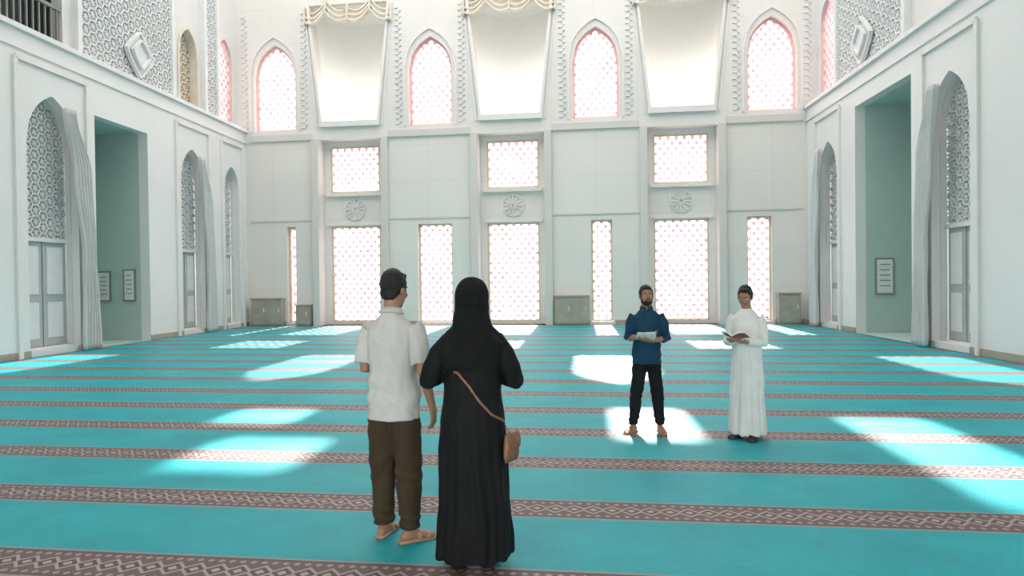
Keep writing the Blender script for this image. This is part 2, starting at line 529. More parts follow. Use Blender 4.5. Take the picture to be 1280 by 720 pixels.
def side(fr, tag, niches, alc, upper_ops, L_=33):
    ops = [arch_op(c, h, .15, tip) for c, h, tip in niches]
    a0, a1, at = alc
    ops.append(Op(a0, a1, 0, at))
    facade('wall_' + tag, fr, 0, L_, 0, LEDGE, ops, .3, M['wall_side'])
    bm = bmesh.new()
    D = 2.1
    for pts in ([(a0, .3, 0), (a0, D, 0), (a0, D, at), (a0, .3, at)], [(a1, .3, 0), (a1, D, 0), (a1, D, at), (a1, .3, at)],
                [(a0, D, 0), (a1, D, 0), (a1, D, at), (a0, D, at)], [(a0, .3, at), (a1, .3, at), (a1, D, at), (a0, D, at)],
                [(a0, 0, 0.002), (a1, 0, 0.002), (a1, D, 0.002), (a0, D, 0.002)]):
        quad(bm, [fr(*p) for p in pts])
    new_obj('wall_%s_alcove' % tag, bm, M['alcove'])
    for c, h, tip in niches: niche(fr, c, h, tip)
    def fn(bm):
        box(bm, fr, -.3, L_, -.10, SB, LEDGE, LEDGE + .12)
        box(bm, fr, 0, L_, -.05, 0, LEDGE - .45, LEDGE - .38)
    trim(fn, M['wall_side'])
    facade('wall_%s_upper' % tag, fr, -.45, L_, LEDGE + .12, H, upper_ops, .3, M['wall_up'], w0=SB)
    def fn(bm):
        segs = sorted([(c - h, c + h) for c, h, _ in niches] + [(a0, a1)])
        u = 0
        for a, b in segs + [(L_, L_)]:
            if a - u > .1: box(bm, fr, u, a, -.025, 0, 0, .16)
            u = b
    trim(fn, M['cab']).name = 'baseboard_' + tag

LN = [(10.35, .85, 6.45), (3.95, .72, 6.35), (1.2, .55, 6.2)]
RN = [(9.15, .78, 6.35), (1.95, .75, 6.2)]
side(FL, 'left', LN, (6.47, 8.83, 6.35), [arch_op(.9, .6, 7.95, 11.2), arch_op(3.55, .62, 7.95, 10.7), Op(9.5, 11.7, 8.0, 12.5)])
side(FR, 'right', RN, (4.1, 7.44, 6.8), [arch_op(.95, .6, 7.95, 11.3), Op(7.05, 8.7, 8.9, 12.5)])
lattice_window(FL, arch_poly(.9, .58, 7.97, 11.18), SB + .15, framem=M['rose'], fw=.12)
lattice_window(FR, arch_poly(.95, .58, 7.97, 11.28), SB + .15, framem=M['rose'], fw=.12)
# wooden niche in the upper left wall and gallery opening lined with painted shade
bm = bmesh.new()
box(bm, FL, 2.85, 4.25, SB + .31, SB + .40, 7.9, 10.9, 0)
P = arch_poly(3.55, .60, 7.97, 10.68)
for i in range(len(P)): bar(bm, FL, P[i], P[(i+1) % len(P)], .1, SB - .05, SB + .25, 1)
hex_bars(bm, FL, P, .2, .04, SB + .25, SB + .31, 1)
new_obj('door_6', bm, [M['wood'], M['gold']])
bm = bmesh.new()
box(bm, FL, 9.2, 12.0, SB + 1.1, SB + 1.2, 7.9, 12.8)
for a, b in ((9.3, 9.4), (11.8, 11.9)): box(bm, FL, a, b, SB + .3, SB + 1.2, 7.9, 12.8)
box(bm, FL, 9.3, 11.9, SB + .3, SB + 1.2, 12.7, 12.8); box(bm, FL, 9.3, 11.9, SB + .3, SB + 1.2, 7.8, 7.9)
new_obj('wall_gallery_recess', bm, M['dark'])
bm = bmesh.new()
for i in range(11):
    u = 9.6 + i * .2
    box(bm, FL, u, u + .04, SB + .05, SB + .09, 8.0, 8.9)
box(bm, FL, 9.5, 11.7, SB + .02, SB + .12, 8.9, 8.98)
new_obj('gallery_railing', bm, M['frame'])
# hexagon screens
def screen(fr, a, b, z0, z1, name):
    bm = bmesh.new()
    box(bm, fr, a, b, SB - .06, SB, z0, z1, 0)
    hex_bars(bm, fr, rect(a, b, z0, z1), .19, .045, SB - .13, SB - .06, 1)
    for p, q_ in (((a, z0), (a, z1)), ((b, z0), (b, z1)), ((a, z0), (b, z0))):
        bar(bm, fr, p, q_, .16, SB - .2, SB, 1)
    return new_obj(name, bm, [M['lattback'], M['latt']])
screen(FL, 4.7, 9.1, 7.9, 13.5, 'wall_left_hexagon_screen'); screen(FL, 1.75, 2.65, 7.9, 13.5, 'wall_left_hexagon_screen')
screen(FR, 2.2, 6.7, 7.9, 13.5, 'wall_right_hexagon_screen')
# leaf shaped gypsum bracket on the ledge
def bracket(fr, c, z=8.75):
    bm = bmesh.new()
    for sx, sz, w in ((.62, .8, .06), (.40, .5, .0)):
        P = []
        for i in range(25):
            t = -1 + 2 * i / 24
            P.append((c + sx * t, z + sz * .8 * (1 - abs(t)) ** .8))
        for i in range(23, 0, -1):
            t = -1 + 2 * i / 24
            P.append((c + sx * t, z - sz * .9 * (1 - abs(t)) ** .8))
        for i in range(len(P)): bar(bm, fr, P[i], P[(i + 1) % len(P)], .06, w, w + .12, 0)
        f = bm.faces.new([bm.verts.new(fr(p, w + .08, q_)) for p, q_ in P])
    box(bm, fr, c - .1, c + .1, .10, SB - .14, z - .3, z + .3)
    return new_obj('carved_bracket', bm, M['latt'])
bracket(FL, 6.6); bracket(FR, 4.3)
# curtains
curtain(FL, [(6.2, 9.85, 10.2), (4.6, 9.25, 9.9), (2.6, 9.15, 9.6), (.03, 9.0, 9.65)])
curtain(FL, [(6.1, 3.6, 3.85), (4.5, 3.05, 3.6), (2.6, 2.95, 3.4), (.03, 2.85, 3.45)])
curtain(FR, [(6.1, 8.7, 9.0), (4.5, 8.15, 8.75), (2.6, 8.05, 8.5), (.03, 7.95, 8.5)])
curtain(FR, [(6.0, 1.55, 1.8), (4.4, 1.1, 1.6), (2.6, 1.0, 1.4), (.03, .9, 1.45)])

# framed notices on alcove end walls (facing the hall)
def frame_on_end(fr, u, wa, wb, z0, z1):
    bm = bmesh.new()
    box(bm, fr, u, u + .04, wa, wb, z0, z1, 0)
    box(bm, fr, u + .04, u + .045, wa + .05, wb - .05, z0 + .05, z1 - .05, 1)
    for i in range(5):
        z = z1 - .18 - i * (z1 - z0 - .3) / 5
        box(bm, fr, u + .045, u + .048, wa + .12, wb - .12, z - .03, z, 0)
    return new_obj('framed_notice', bm, [M['frame'], M['paper']])
frame_on_end(FL, 6.475, .45, .85, 1.2, 2.2)
frame_on_end(FL, 6.475, 1.25, 1.7, 1.2, 2.15)
frame_on_end(FR, 4.105, .55, 1.1, 1.15, 2.25)

# ------------------------------------------------------------------ people
def ring_tube(bm, secs, ref=V((1, 0, 0)), n=18):
    ref = V(ref)
    cs_ = [V(s[0]) for s in secs]; rings = []
    for i, s in enumerate(secs):
        a = cs_[max(i - 1, 0)]; b = cs_[min(i + 1, len(secs) - 1)]
        T = (b - a).normalized()
        S = ref - T * ref.dot(T)
        if S.length < 1e-3: S = V((0, 1, 0)) - T * T.y
        S.normalize(); B = T.cross(S)
        rings.append([bm.verts.new(cs_[i] + S * s[1] * math.cos(2*math.pi*k/n) + B * s[2] * math.sin(2*math.pi*k/n)) for k in range(n)])
    for i in range(len(rings) - 1):
        for k in range(n):
            bm.faces.new([rings[i][k], rings[i][(k+1) % n], rings[i+1][(k+1) % n], rings[i+1][k]])
    bm.faces.new(rings[0]); bm.faces.new(rings[-1])

def limb(bm, pts, rs, n=14):
    ring_tube(bm, [(p, r, r) for p, r in zip(pts, rs)], ref=V((1, .13, .07)), n=n)

def ell(bm, c, r, R=None, seg=20):
    Mx = Matrix.Translation(V(c)) @ (R.to_4x4() if R else Matrix()) @ Matrix.Diagonal((*r, 1))
    bmesh.ops.create_uvsphere(bm, u_segments=seg, v_segments=seg // 2 + 2, radius=1, matrix=Mx)

def solid(name, bm, m, voxel, smooth_it, parent, disp=None):
    bmesh.ops.recalc_face_normals(bm, faces=bm.faces)
    me = bpy.data.meshes.new('tmp'); bm.to_mesh(me); bm.free()
    o = bpy.data.objects.new('tmp', me); col.objects.link(o)
    md = o.modifiers.new('r', 'REMESH'); md.mode = 'VOXEL'; md.voxel_size = voxel
    if smooth_it:
        s = o.modifiers.new('s', 'SMOOTH'); s.iterations = smooth_it; s.factor = .5
    dg = bpy.context.evaluated_depsgraph_get(); dg.update()
    nm = bpy.data.meshes.new_from_object(o.evaluated_get(dg))
    bpy.data.objects.remove(o); bpy.data.meshes.remove(me)
    if disp:
        ns = [v.normal.copy() for v in nm.vertices]
        for v, n_ in zip(nm.vertices, ns):
            v.co = v.co + n_ * disp(v.co)
    nm.materials.clear(); nm.materials.append(m)
    nm.polygons.foreach_set('use_smooth', [True] * len(nm.polygons))
    nm.name = name
    o = bpy.data.objects.new(name, nm); col.objects.link(o); o.parent = parent
    return o

def hand(bm, W, d, nrm, k, curl=.35, thumb=.5):
    W = V(W); d = V(d).normalized(); nrm = V(nrm); nrm = (nrm - d * nrm.dot(d)).normalized()
    t = d.cross(nrm) * k
    ring_tube(bm, [(W - d * .03, .027, .021), (W + d * .01, .029, .019), (W + d * .04, .037, .017), (W + d * .075, .041, .015), (W + d * .092, .036, .012)], ref=t, n=14)
    for i, f in enumerate((.95, 1.06, .99, .78)):
        p = W + d * (.085 - (.008 if i == 3 else 0) - (.003 if i == 0 else 0)) + t * (.030 - .020 * i)
        pts = [p - d * .02]; a = curl * .6; pts.append(p)
        for L_ in (.044, .027, .021):
            dr = d * math.cos(a) + nrm * math.sin(a) + t * (.05 - .035 * i)
            p = p + dr.normalized() * L_ * f; pts.append(p); a += curl
        limb(bm, pts, [.009, .0092, .0085, .0078, .0062], n=10)
    p = W + d * .022 + t * .024
    pts = [p]
    dr = (d * .75 + t * .62 + nrm * .25 * thumb).normalized()
    p = p + dr * .038; pts.append(p)
    dr = (d * .92 + t * .25 + nrm * .5 * thumb).normalized()
    p = p + dr * .03; pts.append(p)
    p = p + (d * .95 + nrm * .6 * thumb - t * .05).normalized() * .024; pts.append(p)
    limb(bm, pts, [.0155, .0125, .0105, .0075], n=10)

def lerp(a, b, t): return V(a) * (1 - t) + V(b) * t

SKIN = mat('skin', (0.36, 0.19, 0.12), rough=.5, var=.06, scale=9)
HAIR = mat('black_hair', (0.012, 0.010, 0.009), rough=.5, var=.4, scale=60, bump=.8, bscale=150)
EYEW = mat('eye_white', (.7, .68, .65), rough=.2); EYED = mat('eye_iris', (.03, .018, .012), rough=.15)
LIP = mat('lips', (.33, .14, .11), rough=.45)

def person(name, loc, rot, scale, sp):
    root = bpy.data.objects.new(name, None); col.objects.link(root)
    root.location = loc; root.rotation_euler = (0, 0, rot); root.scale = (scale,) * 3
    vx = sp.get('voxel', .005)
    HR = Euler(sp.get('head', (0, 0, 0)), 'XYZ').to_matrix()
    lean = V(sp.get('lean', (0, 0, 0)))
    NB_ = V((0, -.008, 1.485)) + lean
    C = V((0, .012, 1.632)) + lean + V(sp.get('headoff', (0, 0, 0)))
    hp = lambda p: C + HR @ V(p)
    # ---- body (single continuous skin surface)
    bm = bmesh.new()
    ring_tube(bm, [((0, 0, .86), .13, .085), ((0, 0, .95), .135, .09), ((0, 0, 1.08), .12, .085), (lean*.6 + V((0, 0, 1.22)), .135, .095),
                   (lean + V((0, 0, 1.34)), .145, .095), (lean + V((0, -.005, 1.42)), .12, .072), (NB_, .062, .06),
                   (lerp(NB_, hp((0, -.02, -.05)), .5), .053, .056), (hp((0, -.02, -.04)), .053, .058)])
    def H_(c, r): ell(bm, hp(c), r, HR)
    H_((0, -.012, .035), (.076, .094, .085)); H_((0, .018, -.015), (.066, .069, .085)); H_((0, .022, -.06), (.052, .058, .048))
    H_((0, .062, -.092), (.022, .018, .018))
    limb(bm, [hp((0, .078, .022)), hp((0, .092, .0)), hp((0, .103, -.022))], [.007, .009, .0125], 10)
    for s in (-1, 1):
        H_((s*.011, .090, -.027), (.009, .011, .008)); H_((s*.036, .056, -.022), (.026, .022, .022))
        H_((s*.077, -.008, -.004), (.009, .018, .030)); H_((s*.080, -.016, .004), (.011, .012, .020))
    limb(bm, [hp((-.048, .062, .03)), hp((-.02, .078, .032)), hp((0, .080, .028)), hp((.02, .078, .032)), hp((.048, .062, .03))], [.007, .010, .009, .010, .007], 10)
    for s in (-1, 1):
        A = sp['armR'] if s == 1 else sp['armL']
        S, E, W = V(A['s']), V(A['e']), V(A['w'])
        limb(bm, [S + V((-s*.07, 0, -.02)), S + V((-s*.01, 0, -.005)), lerp(S, E, .35), lerp(S, E, .75), E, lerp(E, W, .25), lerp(E, W, .7), W],
             [.048, .048, .045, .040, .038, .039, .030, .025])
        hand(bm, W, A['d'], A['n'], s, A.get('curl', .35), A.get('thumb', .5))
        F = sp['footR'] if s == 1 else sp['footL']
        hip = V((s*.075, 0, .88)); an = V((F[0], F[1], .09)); kn = lerp(V((s*.085, 0, .88)), an, .5) + V((0, F[3] if len(F) > 3 else .015, 0))
        limb(bm, [hip, lerp(hip, kn, .4), kn, lerp(kn, an, .3), lerp(kn, an, .75), an, an + V((0, 0, -.04))],
             [.074, .072, .054, .056, .040, .036, .036])
        fd = V((math.sin(F[2]), math.cos(F[2]), 0)); pr = V((fd.y, -fd.x, 0))
        a0 = V((F[0], F[1], 0))
        ring_tube(bm, [(a0 - fd*.062 + Z*.04, .022, .020), (a0 - fd*.04 + Z*.042, .032, .032), (a0 + fd*.02 + Z*.05, .034, .040), (a0 + fd*.08 + Z*.038, .040, .028),
                       (a0 + fd*.135 + Z*.027, .043, .017), (a0 + fd*.155 + Z*.024, .038, .014)], ref=pr)
        for i in range(5):
            ell(bm, a0 + fd*(.168 - .009*i*i*.35) + pr*(-s)*(.028 - .0155*i) + Z*.023, (.0115 - .0012*i + (.003 if i == 0 else 0), .018, .010), Matrix.Rotation(-F[2], 3, 'Z'), 10)
    solid('body', bm, SKIN, vx, 3, root)
    # eyes / lips / brows
    bm = bmesh.new()
    for s in (-1, 1): ell(bm, hp((s*.031, .0735, .006)), (.012, .010, .0075), HR, 12)
    new_obj('eyes', bm, EYEW, True, root)
    bm = bmesh.new()
    for s in (-1, 1): ell(bm, hp((s*.031, .081, .006)), (.0055, .004, .0055), HR, 12)
    new_obj('irises', bm, EYED, True, root)
    bm = bmesh.new()
    limb(bm, [hp((-.024, .074, -.056)), hp((-.01, .081, -.053)), hp((0, .082, -.054)), hp((.01, .081, -.053)), hp((.024, .074, -.056))], [.003, .005, .0055, .005, .003], 10)
    limb(bm, [hp((-.02, .074, -.060)), hp((0, .080, -.063)), hp((.02, .074, -.060))], [.004, .0065, .004], 10)
    new_obj('lips', bm, LIP, True, root)
    bm = bmesh.new()
    for s in (-1, 1):
        limb(bm, [hp((s*.014, .084, .029)), hp((s*.03, .084, .034)), hp((s*.048, .070, .028))], [.003, .0042, .002], 8)
    new_obj('eyebrows', bm, HAIR, True, root)
    # hair
    if sp.get('hair', True):
        bm = bmesh.new()
        def h_(c, r): ell(bm, hp(c), r, HR, 28)
        h_((0, -.022, .046), (.083, .094, .090)); h_((0, -.055, -.012), (.064, .050, .058))
        h_((0, .03, .098), (.055, .045, .028)); h_((0, -.03, .075), (.074, .075, .072))
        for s in (-1, 1): h_((s*.066, .004, .03), (.014, .026, .045))
        solid('hair', bm, HAIR, .0045, 4, root, lambda c: .004 * noise.noise(c * 70) + .003 * noise.noise(V((c.x*160, c.y*160, c.z*50))))
    if sp.get('beard'):
        bm = bmesh.new()
        def h_(c, r): ell(bm, hp(c), r, HR, 24)
        h_((0, .026, -.078), (.056, .060, .040)); h_((0, .062, -.098), (.028, .022, .022))
        for s in (-1, 1): h_((s*.058, .012, -.045), (.012, .028, .045))
        limb(bm, [hp((-.03, .070, -.058)), hp((-.018, .084, -.044)), hp((0, .091, -.041)), hp((.018, .084, -.044)), hp((.03, .070, -.058))], [.005, .006, .005, .006, .005], 8)
        solid('beard', bm, HAIR, .004, 2, root, lambda c: .002 * noise.noise(c * 90))
    # ---- clothes
    def wr(f, a, k=(1, 1, 1)): return a * noise.noise(V((f.x*k[0], f.y*k[1], f.z*k[2])))
    if 'shirt' in sp:
        S_ = sp['shirt']; bm = bmesh.new(); hz = S_['hem']; g = S_.get('g', 0)
        ring_tube(bm, [((0, 0, hz), .176+g, .136+g), ((0, 0, .95), .172+g, .132+g), ((0, 0, 1.08), .158+g, .124+g), (lean*.6+V((0, 0, 1.2)), .163+g, .125+g),
                       (lean + V((0, 0, 1.31)), .174, .126), (lean + V((0, 0, 1.385)), .166, .108), (lean + V((0, -.004, 1.44)), .118, .086), (lean + V((0, -.006, 1.478)), .072, .070), (lean + V((0, -.006, 1.50)), .064, .064)], n=28)
        for s in (-1, 1):
            A = sp['armR'] if s == 1 else sp['armL']; S, E, W = V(A['s']), V(A['e']), V(A['w'])
            pts = [S + V((-s*.08, 0, -.015)), S + V((-s*.012, 0, -.004)), lerp(S, E, .3), lerp(S, E, .6)]
            rs = [.064, .062, .063, .064]
            L_ = S_['sleeve']
            if L_ <= 1: pts.append(lerp(S, E, L_)); rs.append(.066)
            else: pts += [E, lerp(E, W, (L_ - 1) * .5), lerp(E, W, L_ - 1)]; rs[-1] = .058; rs += [.052, .048, .043]
            limb(bm, pts, rs, 18)
        def dsp(c):
            d = wr(c, .013, (9, 9, 4)) + wr(c + V((3, 1, 2)), .009, (20, 20, 9))
            d += .008 * math.sin(c.z * 38 + c.x * 14 + 4 * noise.noise(c * 5)) * max(0, 1 - abs(c.z - 1.0) / .25)
            k = min(1, max(0, (c.z - hz - .005) / .04))
            return d * (.25 + .75 * k)
        solid('shirt', bm, S_['m'], vx * 1.3, 5, root, dsp)
        bm = bmesh.new()   # collar
        n = 26; pr_ = []
        for k in range(n):
            a = 2 * math.pi * k / n
            zz = 1.497 + .012 * -math.sin(a)
            inr = [(.060, zz + .022), (.066, zz + .026), (.080, zz - .012), (.072, zz - .014)]
            pr_.append([bm.verts.new(lean + V((r_ * math.cos(a) * 1.02, -.008 + r_ * math.sin(a), z_))) for r_, z_ in inr])
        for k in range(n):
            if k == 6: continue
            for j in range(4):
                bm.faces.new([pr_[k][j], pr_[(k+1) % n][j], pr_[(k+1) % n][(j+1) % 4], pr_[k][(j+1) % 4]])
        new_obj('collar', bm, S_['m'], True, root)
    if 'pants' in sp:
        P_ = sp['pants']; bm = bmesh.new()
        ring_tube(bm, [((0, 0, .80), .152, .112), ((0, 0, .88), .158, .116), ((0, 0, .97), .146, .108), ((0, 0, 1.02), .132, .10)], n=24)
        for s in (-1, 1):
            F = sp['footR'] if s == 1 else sp['footL']
            hip = V((s*.075, 0, .86)); an = V((F[0], F[1] - .002, .085)); kn = lerp(V((s*.085, 0, .88)), an, .5) + V((0, F[3] if len(F) > 3 else .015, 0))
            w = P_['w']
            limb(bm, [hip, lerp(hip, kn, .35), kn, lerp(kn, an, .4), lerp(kn, an, .8), lerp(kn, an, P_.get('end', 1.0))],
                 [.090, .092 * w, .080 * w, .074 * w, .064 * w, .060 * w], 18)
        def dsp(c):
            d = wr(c, .011, (8, 8, 5)) + wr(c, .006, (20, 20, 14))
            d += .006 * math.sin(c.z * 70 + 5 * noise.noise(c * 6) + c.x * 20) * (max(0, 1 - abs(c.z - .46) / .13) + max(0, 1 - abs(c.z - .14) / .12) + .6 * max(0, 1 - abs(c.z - .78) / .1))
            return d * (.1 if c.z > .81 else 1)
        solid('trousers', bm, P_['m'], vx * 1.3, 4, root, dsp)
    if 'robe' in sp:
        R_ = sp['robe']; bm = bmesh.new()
        ring_tube(bm, [((p[3] if len(p) > 3 else 0, p[4] if len(p) > 4 else 0, p[0]), p[1], p[2]) for p in R_['rings']], n=40)
        for s in (-1, 1):
            A = sp['armR'] if s == 1 else sp['armL']; S, E, W = V(A['s']), V(A['e']), V(A['w'])
            k = R_['sl']
            limb(bm, [S + V((-s*.08, 0, -.015)), S + V((-s*.01, 0, 0)), lerp(S, E, .3), lerp(S, E, .7), E, lerp(E, W, .4), lerp(E, W, .92)],
                 [.064, .063, .062*k, .060*k, .058*k, .054*k, .050*k], 18)
        def dsp(c):
            a = math.atan2(c.y, c.x)
            low = min(1, max(0, (1.12 - c.z) / .9))
            d = R_['amp'] * low * (math.sin(a * 8 + 2.2 * noise.noise(V((c.z * 1.2, a, 0)))) + .5 * math.sin(a * 17 + 3 * noise.noise(V((c.z * 1.6, a, 4)))))
            d += wr(c, .010, (8, 8, 3.5)) + wr(c, .005, (19, 19, 9))
            return d
        solid('robe', bm, R_['m'], vx * 1.4, 4, root, dsp)
    if 'hijab' in sp:
        bm = bmesh.new()
        ell(bm, hp((0, -.036, .018)), (.108, .108, .122), HR, 28)
        ell(bm, hp((0, -.085, .0)), (.075, .07, .08), HR, 24)
        ring_tube(bm, [(hp((0, -.03, .0)), .106, .098), (hp((0, -.03, -.07)), .104, .096), ((0, -.02, 1.48), .118, .108), ((0, -.014, 1.42), .165, .128), ((0, -.01, 1.36), .200, .142), ((0, -.01, 1.28), .205, .148), ((0, -.012, 1.22), .190, .146)], n=32)
        def dsp(c):
            a = math.atan2(c.y, c.x)
            return .006 * math.sin(c.z * 45 + 3 * math.sin(a * 2) + 4 * noise.noise(c * 5)) * min(1, max(0, (1.62 - c.z) / .2)) + wr(c, .006, (14, 14, 8))
        solid('hijab', bm, sp['hijab'], vx * 1.3, 4, root, dsp)
    if 'sole' in sp:
        bm = bmesh.new()
        for s in (-1, 1):
            F = sp['footR'] if s == 1 else sp['footL']
            fd = V((math.sin(F[2]), math.cos(F[2]), 0)); pr = V((fd.y, -fd.x, 0)); a0 = V((F[0], F[1], 0))
            prof = [(-.078, .016), (-.07, .028), (-.04, .036), (.0, .034), (.04, .035), (.09, .044), (.13, .047), (.165, .040), (.185, .026), (.192, .010)]
            L_ = [a0 + fd*x + pr*y for x, y in prof] + [a0 + fd*x - pr*y for x, y in prof[::-1]]
            lo = [bm.verts.new(p + Z*.001) for p in L_]; hi = [bm.verts.new(p + Z*.018) for p in L_]
            bm.faces.new(lo[::-1]); bm.faces.new(hi)
            for k in range(len(L_)): bm.faces.new([lo[k], lo[(k+1) % len(L_)], hi[(k+1) % len(L_)], hi[k]])
            def strap(y0, z0, x1):
                pts = []
                for k in range(9):
                    t = -1 + k / 4
                    pts.append(a0 + fd*(x1) + pr*(.049*t) + Z*(.015 + z0*math.sqrt(max(0, 1 - t*t*.98))))
                ring_tube(bm, [(p, .016, .003) for p in pts], ref=fd, n=8)
            strap(0, .036, .115); strap(0, .058, .055)
            if sp.get('closed'):
                ring_tube(bm, [(a0 - fd*.075 + Z*.035, .022, .026), (a0 - fd*.045 + Z*.045, .036, .040), (a0 + fd*.02 + Z*.045, .040, .042), (a0 + fd*.09 + Z*.036, .046, .032), (a0 + fd*.15 + Z*.028, .046, .024), (a0 + fd*.186 + Z*.022, .030, .016)], ref=pr)
        bmesh.ops.recalc_face_normals(bm, faces=bm.faces)
        new_obj('shoes' if sp.get('closed') else 'sandals', bm, sp['sole'], True, root)
    return root

def cloth(name, c, **k): return mat(name, c, rough=k.get('rough', .85), spec=.2, var=k.get('var', .05), scale=k.get('scale', 6), bump=.25, bscale=220, sheen=k.get('sheen', 0))
TAN = mat('tan_leather', (.42, .25, .17), rough=.5, var=.12, scale=12)

man1 = person('man_in_light_shirt', (-.80, 4.52, 0), math.radians(-14), 1.015, dict(
    armR=dict(s=(.175, 0, 1.395), e=(.225, -.035, 1.115), w=(.252, .05, .875), d=(.05, .22, -1), n=(-1, .1, -.1), curl=.42),
    armL=dict(s=(-.175, 0, 1.395), e=(-.205, .01, 1.12), w=(-.06, .22, 1.12), d=(.9, .35, .1), n=(.2, -.6, -.6), curl=.4),
    footR=(.115, -.02, math.radians(48)), footL=(-.10, .05, math.radians(2)),
    head=(math.radians(-4), math.radians(3), math.radians(-16)), headoff=(.012, .01, 0),
    shirt=dict(hem=.80, sleeve=.84, g=.004, m=cloth('light_grey_cotton', (.56, .55, .53))),
    pants=dict(w=1.10, m=cloth('brown_cotton', (.055, .038, .022), var=.12)), sole=TAN))

BLK = cloth('black_crepe', (.006, .006, .007), rough=.7, var=.15)
woman = person('woman_in_black_abaya', (-.245, 4.08, 0), math.radians(4), .985, dict(
    armR=dict(s=(.16, 0, 1.375), e=(.262, -.02, 1.14), w=(.085, .24, 1.20), d=(-.45, .5, .75), n=(-.3, -.6, .3), curl=.5),
    armL=dict(s=(-.16, 0, 1.375), e=(-.262, -.02, 1.15), w=(-.085, .24, 1.20), d=(.45, .5, .75), n=(.3, -.6, .3), curl=.5),
    footR=(.09, -.01, math.radians(14)), footL=(-.09, -.01, math.radians(-14)),
    head=(math.radians(-8), 0, math.radians(6)), headoff=(0, .015, -.005), hair=False,
    robe=dict(rings=[(.075, .235, .20), (.12, .232, .198), (.4, .215, .18), (.7, .205, .165), (.9, .198, .16), (1.08, .172, .138), (1.22, .175, .135), (1.33, .178, .125), (1.40, .15, .105), (1.46, .08, .07)], sl=1.1, amp=.011, m=BLK),
    hijab=cloth('black_hijab', (.008, .008, .009), var=.1), sole=mat('black_shoe', (.02, .018, .016), rough=.4), closed=True))

man2 = person('man_in_blue_shirt', (1.50, 7.60, 0), math.radians(172), .93, dict(
    voxel=.006,
    armR=dict(s=(.175, 0, 1.395), e=(.225, .0, 1.13), w=(.04, .215, 1.17), d=(-.95, .2, .1), n=(-.1, -.5, .8), curl=.5),
    armL=dict(s=(-.175, 0, 1.395), e=(-.23, .0, 1.13), w=(-.03, .23, 1.12), d=(.9, .3, .1), n=(.0, -.3, .9), curl=.35),
    footR=(.17, .02, math.radians(35)), footL=(-.15, -.02, math.radians(-12)),
    head=(math.radians(6), 0, math.radians(10)), beard=True,
    shirt=dict(hem=.83, sleeve=1.35, m=cloth('teal_blue_cotton', (.012, .055, .10))),
    pants=dict(w=.92, m=cloth('black_trousers', (.010, .011, .014)), end=.97), sole=TAN))

WH = cloth('white_thobe', (.74, .74, .73))
man3 = person('man_in_white_thobe', (2.50, 7.26, 0), math.radians(140), .925, dict(
    voxel=.006,
    armR=dict(s=(.17, 0, 1.39), e=(.205, .03, 1.11), w=(.07, .26, 1.14), d=(-.35, .9, .1), n=(-.3, .1, .9), curl=.4),
    armL=dict(s=(-.17, 0, 1.39), e=(-.205, .03, 1.11), w=(-.09, .25, 1.13), d=(.3, .9, .1), n=(.2, .1, .9), curl=.4),
    footR=(.10, .0, math.radians(10)), footL=(-.09, .03, math.radians(-10)),
    head=(math.radians(-16), 0, math.radians(6)), headoff=(0, .02, -.01),
    robe=dict(rings=[(.06, .205, .18), (.12, .202, .178), (.4, .192, .16), (.8, .180, .144), (1.0, .168, .132), (1.15, .165, .128), (1.3, .176, .128), (1.385, .166, .108), (1.44, .118, .086), (1.48, .075, .07), (1.50, .064, .064)], sl=.98, amp=.012, m=WH),
    sole=mat('dark_shoe', (.03, .028, .03), rough=.4), closed=True))
bpy.context.view_layer.update()

# ---- things they carry
def place(bm, root, o_, name, m, smooth=False):
    bm.transform(root.matrix_world @ o_)
    return new_obj(name, bm, m, smooth)
fr_id = lambda u, w, z: V((u, w, z))
bm = bmesh.new()
for s in (-1, 1):
    g = []
    for j, th in ((0, 0), (1, .014)):
        line = []
        for k in range(9):
            x = s * .135 * k / 8
            zc = .022 * math.sin(math.pi * min(1, k / 8 * 1.1)) * .7 + .05 * k / 8
            line.append((x, zc + th))
        g.append(line)
    for k in range(8):
        a, b = g[0][k], g[0][k+1]; c, d = g[1][k], g[1][k+1]
        vs = [bm.verts.new((p[0], y, p[1])) for y in (-.095, .095) for p in (a, b, d, c)]
        for idx, mi in (((0,1,2,3),0),((4,5,6,7),0),((0,1,5,4),1),((3,2,6,7),0),((1,2,6,5),0),((0,3,7,4),0)):
            f = bm.faces.new([vs[i] for i in idx]); f.material_index = mi
place(bm, man3, Matrix.Translation((-.01, .37, 1.175)) @ Matrix.Rotation(math.radians(20), 4, 'X'), 'open_book', [M['paper'], mat('book_cover', (.35, .12, .12))])
bm = bmesh.new()
for i, (dx, a) in enumerate(((0, 0), (.012, .15), (-.01, -.12))):
    b2 = bmesh.new(); box(b2, fr_id, -.10, .10, -.07, .07, i * .006, i * .006 + .004)
    for x in range(4): box(b2, fr_id, -.08, .08, -.05 + x * .028, -.044 + x * .028, i * .006 + .004, i * .006 + .0045, 1)
    b2.transform(Matrix.Translation((dx, 0, 0)) @ Matrix.Rotation(a, 4, 'Z'))
    tmp = bpy.data.meshes.new('t'); b2.to_mesh(tmp); b2.free(); bm.from_mesh(tmp); bpy.data.meshes.remove(tmp)
place(bm, man2, Matrix.Translation((.02, .29, 1.175)) @ Matrix.Rotation(math.radians(35), 4, 'X'), 'leaflets', [M['paper'], mat('print_red', (.5, .16, .2))])
bm = bmesh.new()
box(bm, fr_id, -.037, .037, -.004, .004, -.075, .075)
bmesh.ops.bevel(bm, geom=bm.edges[:], offset=.003, segments=2, affect='EDGES')
box(bm, fr_id, -.033, .033, -.0046, -.004, -.068, .068, 1)
place(bm, woman, Matrix.Translation((0, .31, 1.30)) @ Matrix.Rotation(math.radians(-20), 4, 'X'), 'smartphone', [mat('phone_body', (.03, .03, .035), rough=.3), mat('phone_glass', (.1, .12, .14), rough=.1)])

